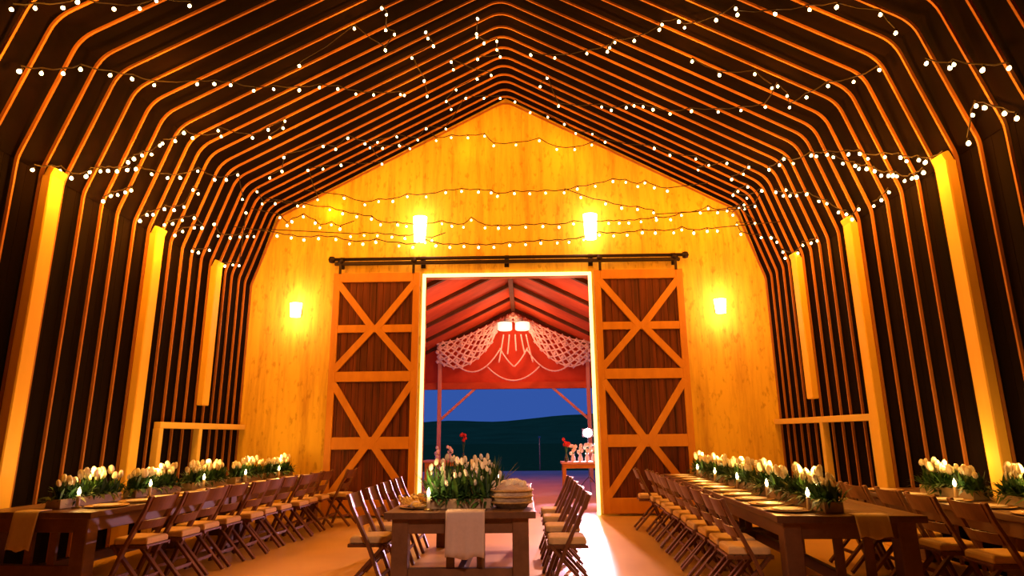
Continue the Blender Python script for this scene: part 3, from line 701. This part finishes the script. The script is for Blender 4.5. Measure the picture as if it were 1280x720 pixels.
PY=19.5; PX=2.30; PZ=2.78; AP=5.36; SL=.50
r=empty('open_pavilion',(0,PY,0)); tag(r,'open timber pavilion with red-lit gabled roof beyond the barn door','pavilion')
for x in(-PX,PX):
    for y in(0,-5.2):
        xx=x if y==0 else x*1.45
        b=MB(); hh=4.12 if y==0 else 3.35; b.box((xx,y-.13*(y==0),hh/2),(.115,.115,hh)); b.build('column',M['pinkwood'],r,bevel=.01)
b=MB(); b.box((0,0,PZ+.10),(7.4,.16,.20)); b.build('tie_beam',M['redwood'],r)
for s in(-1,1):
    b=MB(); b.bar((s*(PX-.03),.0,PZ-.92),(s*(PX-1.10),0,PZ+.02),.075,.075,(0,1,0)); b.build('knee_brace',M['pinkwood'],r)
    b=MB(); b.bar((s*(PX-.03),.0,PZ-1.0+.0),(s*(PX-.03),-.0,PZ),.04,.04,(0,1,0))
    # roof slope boards
    hx=3.7
    b=MB(); vs=[(0,-7.2,AP),(s*hx,-7.2,AP-SL*hx),(s*hx,.6,AP-SL*hx),(0,.6,AP)]; vs+= [(x,y,z+.05) for x,y,z in vs]
    b.add(vs,[(0,1,2,3),(7,6,5,4),(0,4,5,1),(1,5,6,2),(2,6,7,3),(3,7,4,0)]); b.build('roof_slope',M['redwood'],r)
    for y in(0.02,-1.7,-3.4,-5.1,-6.8):
        b=MB(); b.bar((s*.02,y,AP-.07),(s*hx*.97,y,AP-.07-SL*hx*.95),.09,.12,(0,1,0)); b.build('rafter',M['darkwood'],r)
b=MB(); b.box((0,-3.3,AP-.09),(.12,7.6,.18)); b.build('ridge_beam',M['darkwood'],r)
b=MB(); hx=3.6
bb_=prism_y([(-hx,PZ),(hx,PZ),(hx,AP-SL*hx-.04),(0,AP-.05),(-hx,AP-SL*hx-.04)],.10,.14); bb_.build('gable_cloth',M['redgable'],r)

# lattice rope drapes, bead swags and lanterns hung from the gable
def drape(s,label):
    o_=empty('lattice_drape',(s*.0,PY-.30,AP-.2)); tag(o_,label,'drape','rope lattice drapes under the pavilion gable')
    ori=Vector((0,PY-.30,AP-.2)); y=PY-.30
    top=[(0.02,5.08),(.55,4.84),(1.2,4.52),(1.80,4.28),(2.36,4.18)]
    low=[(.06,4.86),(.42,4.72),(.75,4.10),(1.25,3.62),(1.80,3.42),(2.36,3.62)]
    def ev(P,u):
        t=u*(len(P)-1); i=min(int(t),len(P)-2); f=t-i
        p0=Vector(P[max(i-1,0)]);p1=Vector(P[i]);p2=Vector(P[i+1]);p3=Vector(P[min(i+2,len(P)-1)])
        return .5*((2*p1)+(p2-p0)*f+(2*p0-5*p1+4*p2-p3)*f*f+(3*p1-p0-3*p2+p3)*f**3)
    def pt(u,v):
        u=min(max(u,0),1); a=ev(top,u); c=ev(low,u); q=a*(1-v)+c*v
        return Vector((s*q.x,y-.10*math.sin(v*3.14)-.02*math.sin(u*30),q.y))-ori
    b=MB(); nu=11; nv=4
    for i in range(-nv,nu+1):
        for sg in(1,-1):
            path=[]
            for j in range(nv*2+1):
                v=j/(nv*2); u=(i+ (v*nv if sg>0 else nv-v*nv))/nu
                if 0<=u<=1: path.append(pt(u,v))
            if len(path)>1: b.tube(path,.026,5)
    for v in(0,1): b.tube([pt(u/30,v) for u in range(31)],.022,5)
    for i in range(nu+1):
        for j in range(nv+1): 
            u=(i+(j%2)*.5)/nu
            if u<=1: b.lathe([(.004,-.07),(.062,0),(.004,.07)],6,pt(u,j/nv))
    b.build('rope_lattice',M['net'],o_)
drape(-1,'white rope lattice drape falling to the left column of the pavilion')
drape(1,'white rope lattice drape falling to the right under the pavilion gable')
def swag(pts,label):
    y=PY-.42; n=14
    P=[]
    (x0,z0),(x1,z1),dz=pts
    for i in range(n+1):
        t=i/n; P.append(Vector((x0+(x1-x0)*t,y,z0+(z1-z0)*t-dz*4*t*(1-t))))
    b=MB(); b.tube([p-P[0] for p in P],.02,6)
    for p in P[1:-1]: b.lathe([(.002,-.03),(.03,0),(.002,.03)],6,p-P[0])
    o=b.build('bead_swag',M['net'],None,True); o.location=P[0]; tag(o,label,'garland','bead swags under the pavilion gable')
swag(((-1.75,3.50),(-.42,3.95),.42),'bead swag looping low beside the left lattice drape')
swag(((.42,3.95),(1.75,3.50),.42),'bead swag looping low beside the right lattice drape')
swag(((-.80,3.42),(.80,3.42),.42),'widest bead swag hanging lowest across the middle of the gable')
swag(((-.42,4.0),(.02,3.42),.06),'short bead swag slanting from the left lantern to the middle')
swag(((-0.30,4.42),(-0.45,3.55),.03),'thin bead string hanging under the lanterns, first from the left')
swag(((-0.12,4.42),(-0.18,3.80),.03),'thin bead string hanging under the lanterns, second from the left')
swag(((0.06,4.42),(0.09,3.90),.03),'thin bead string hanging under the lanterns, third from the left')
swag(((0.24,4.42),(0.36,3.80),.03),'thin bead string hanging under the lanterns, fourth from the left')
swag(((0.40,4.42),(0.60,3.55),.03),'thin bead string hanging under the lanterns, fifth from the left')
swag(((.02,3.42),(.44,4.0),.06),'short bead swag slanting from the middle to the right lantern')
for s,n in((-1,'left'),(1,'right')):
    r=empty('hanging_lantern',(s*.27+.02,PY-.62,4.46)); tag(r,'white glowing drum lantern, the %s of the pair under the pavilion peak'%n,'lantern','pair of drum lanterns')
    b=MB(); b.lathe([(.20,0.06),(.22,.08),(.22,.28),(.20,.30),(.19,.28),(.19,.08)],20,(0,0,0)); b.build('lantern_shade',M['lantern'],r,True)
    b=MB(); b.tube([(0,0,.30),(0,.2,.66)],.012,5); b.lathe([(.001,.30),(.19,.305),(.19,.315),(.001,.32)],16); b.build('hanger',M['darkwood'],r)
point((0,PY-1.6,4.2),95,(1,.28,.13),.25,'pavilion_light')
point((-1.2,14.2,3.6),65,(1,.31,.17),.25,'pavilion_light')
point((1.2,14.2,3.6),65,(1,.31,.17),.25,'pavilion_light')

# outside side tables and what stands on them
def out_table(x,y,w,l,label):
    r=empty('side_table',(x,y,0)); tag(r,label,'table','wooden side tables on the patio')
    b=MB(); b.box((0,0,.735),(w,l,.05)); b.build('tabletop',M['pinkwood'],r,bevel=.005)
    b=MB(); b.box((0,-l/2+.06,.66),(w-.12,.03,.09)); b.box((0,l/2-.06,.66),(w-.12,.03,.09)); b.build('apron',M['doorframe'],r)
    for sx in(-1,1):
        for sy in(-1,1):
            b=MB(); b.box((sx*(w/2-.07),sy*(l/2-.07),.355),(.07,.07,.71)); b.build('leg',M['doorframe'],r)
out_table(1.66,15.3,1.0,.6,'small wooden table with flowers outside the doorway, right')
out_table(-1.80,16.9,1.05,.6,'small wooden table with flowers beside the left pavilion column')
def vase(x,y,label,red,tall):
    r=empty('flower_vase',(x,y,.76)); tag(r,label,'vase','vases on the patio tables')
    b=MB(); b.lathe([(.03,0),(.05,.02),(.055,.08),(.03,.14),(.026,.17),(.034,.18)],12); b.build('vase_body',M['glassgreen'] if red else M['ceramic'],r,True)
    b=MB(); rnd=random.Random(int(x*100))
    hs=[]
    for k in range(7):
        a=k*2.4; q=.02+.05*rnd.random(); z=tall+rnd.uniform(-.10,.10); b.tube([(0,0,.15),(q*.5*math.cos(a),q*.5*math.sin(a),.15+(z-.15)*.6),(q*math.cos(a),q*math.sin(a),z)],.005,4); hs.append((q*math.cos(a),q*math.sin(a),z))
    b.build('stem',M['leaf2'],r)
    m=RED if red else TULIP
    for h in hs:
        o=bpy.data.objects.new('flower',m); C.objects.link(o); o.parent=r; o.location=h; s=1.5; o.scale=(s,s,s)
RED=TULIP.copy(); RED.materials[0]=M['petalred']
vase(1.28,15.15,'dark vase of tall red blooms at the corner of the right patio table',True,.42)
for x,w_ in((1.45,'first'),(1.62,'second'),(1.78,'third'),(1.93,'fourth')):
    vase(x,15.25,'small white bud vase, %s after the red blooms on the right patio table'%w_,False,.24)
vase(-1.30,16.8,'tall dark vase of red blooms on the left patio table',True,.55)
for x,w_ in((-1.66,'nearer to the red blooms'),(-2.0,'farther from the red blooms')):
    vase(x,16.85,'small white bud vase on the left patio table, %s'%w_,False,.20)

# floodlight on a stand, right of the doorway
FX,FY,FZ=1.93,16.4,1.42
r=empty('floodlight',(FX,FY,0)); tag(r,'white-violet floodlight on a stand shining into the barn','floodlight')
for k in range(3):
    a=k*2.1+.5; b=MB(); b.tube([(0,0,.35),(.35*math.cos(a),.35*math.sin(a),.01)],.013,6); b.build('leg',M['steel'],r)
b=MB(); b.tube([(0,0,.3),(0,0,FZ-.08)],.016,8); b.build('pole',M['steel'],r)
b=MB(); b.box((0,.04,FZ),(.30,.10,.22)); b.build('housing',M['steel'],r,bevel=.01)
b=MB(); b.lathe([(.002,-.01),(.10,-.01),(.11,0),(.10,.01),(.002,.012)],20,(0,-.02,FZ),Matrix.Rotation(math.pi/2,3,'X')); b.build('lens',M['flood'],r)
l=bpy.data.lights.new('flood_beam','SPOT'); l.energy=2000; l.color=(1,.55,.80); l.spot_size=math.radians(58); l.spot_blend=.3; l.shadow_soft_size=.1
o=bpy.data.objects.new('flood_beam',l); C.objects.link(o); o.location=(FX,FY-.06,FZ)
o.rotation_euler=Vector((-.12,-1,-.16)).to_track_quat('-Z','Y').to_euler()
b=MB(); b.tube([(0,0,0),(0,0,1.3)],.03,6); b.lathe([(.002,1.28),(.06,1.30),(.05,1.36),(.002,1.38)],8)
o=b.build('garden_post',M['steel'],None); o.location=(.95,27,-.06); tag(o,'thin grey post standing on the dark lawn','post')

# added fill spot with no fixture, shining through the doorway onto the aisle
l=bpy.data.lights.new('aisle_fill_spot','SPOT'); l.energy=1350; l.color=(1,.45,.36); l.spot_size=math.radians(44); l.spot_blend=.5; l.shadow_soft_size=.08
o=bpy.data.objects.new('aisle_fill_spot',l); C.objects.link(o); o.location=(1.42,15.4,4.35); o.rotation_euler=(Vector((1.1,8.2,0))-Vector(o.location)).to_track_quat('-Z','Y').to_euler()
# unseen fill spot added above the camera, aimed at the middle table
l=bpy.data.lights.new('table_fill_spot','SPOT'); l.energy=600; l.color=(1,.52,.34); l.spot_size=math.radians(38); l.spot_blend=.8; l.shadow_soft_size=.15
o=bpy.data.objects.new('table_fill_spot',l); C.objects.link(o); o.location=(.9,-.3,4.6); o.rotation_euler=(Vector((.45,5.4,.5))-Vector(o.location)).to_track_quat('-Z','Y').to_euler()

# ------------------------------------------------------------------ world, camera, view
w=bpy.data.worlds.new('dusk'); C_=bpy.context.scene; C_.world=w; w.use_nodes=True
w.node_tree.nodes['Background'].inputs[0].default_value=(.035,.10,.42,1); w.node_tree.nodes['Background'].inputs[1].default_value=.72
cam=bpy.data.cameras.new('camera'); co=bpy.data.objects.new('camera',cam); C.objects.link(co)
cam.sensor_width=36; cam.lens=775.39/1280*36; cam.clip_start=.05; cam.clip_end=600
ti,ya,ro=.2317,.0159,.0099
f=Vector((-math.sin(ya)*math.cos(ti),math.cos(ya)*math.cos(ti),math.sin(ti))); rr=Vector((math.cos(ya),math.sin(ya),0)); u=rr.cross(f)
r2=rr*math.cos(ro)-u*math.sin(ro); u2=rr*math.sin(ro)+u*math.cos(ro)
co.matrix_world=Matrix((( r2.x,u2.x,-f.x,.282),(r2.y,u2.y,-f.y,0),(r2.z,u2.z,-f.z,1.4),(0,0,0,1)))
C_.camera=co
vs=C_.view_settings; vs.view_transform='Standard'; vs.look='None'; vs.gamma=1; vs.exposure=.3; vs.use_curve_mapping=False
C_.cycles.use_denoising=True; C_.cycles.max_bounces=6; C_.cycles.sample_clamp_indirect=4
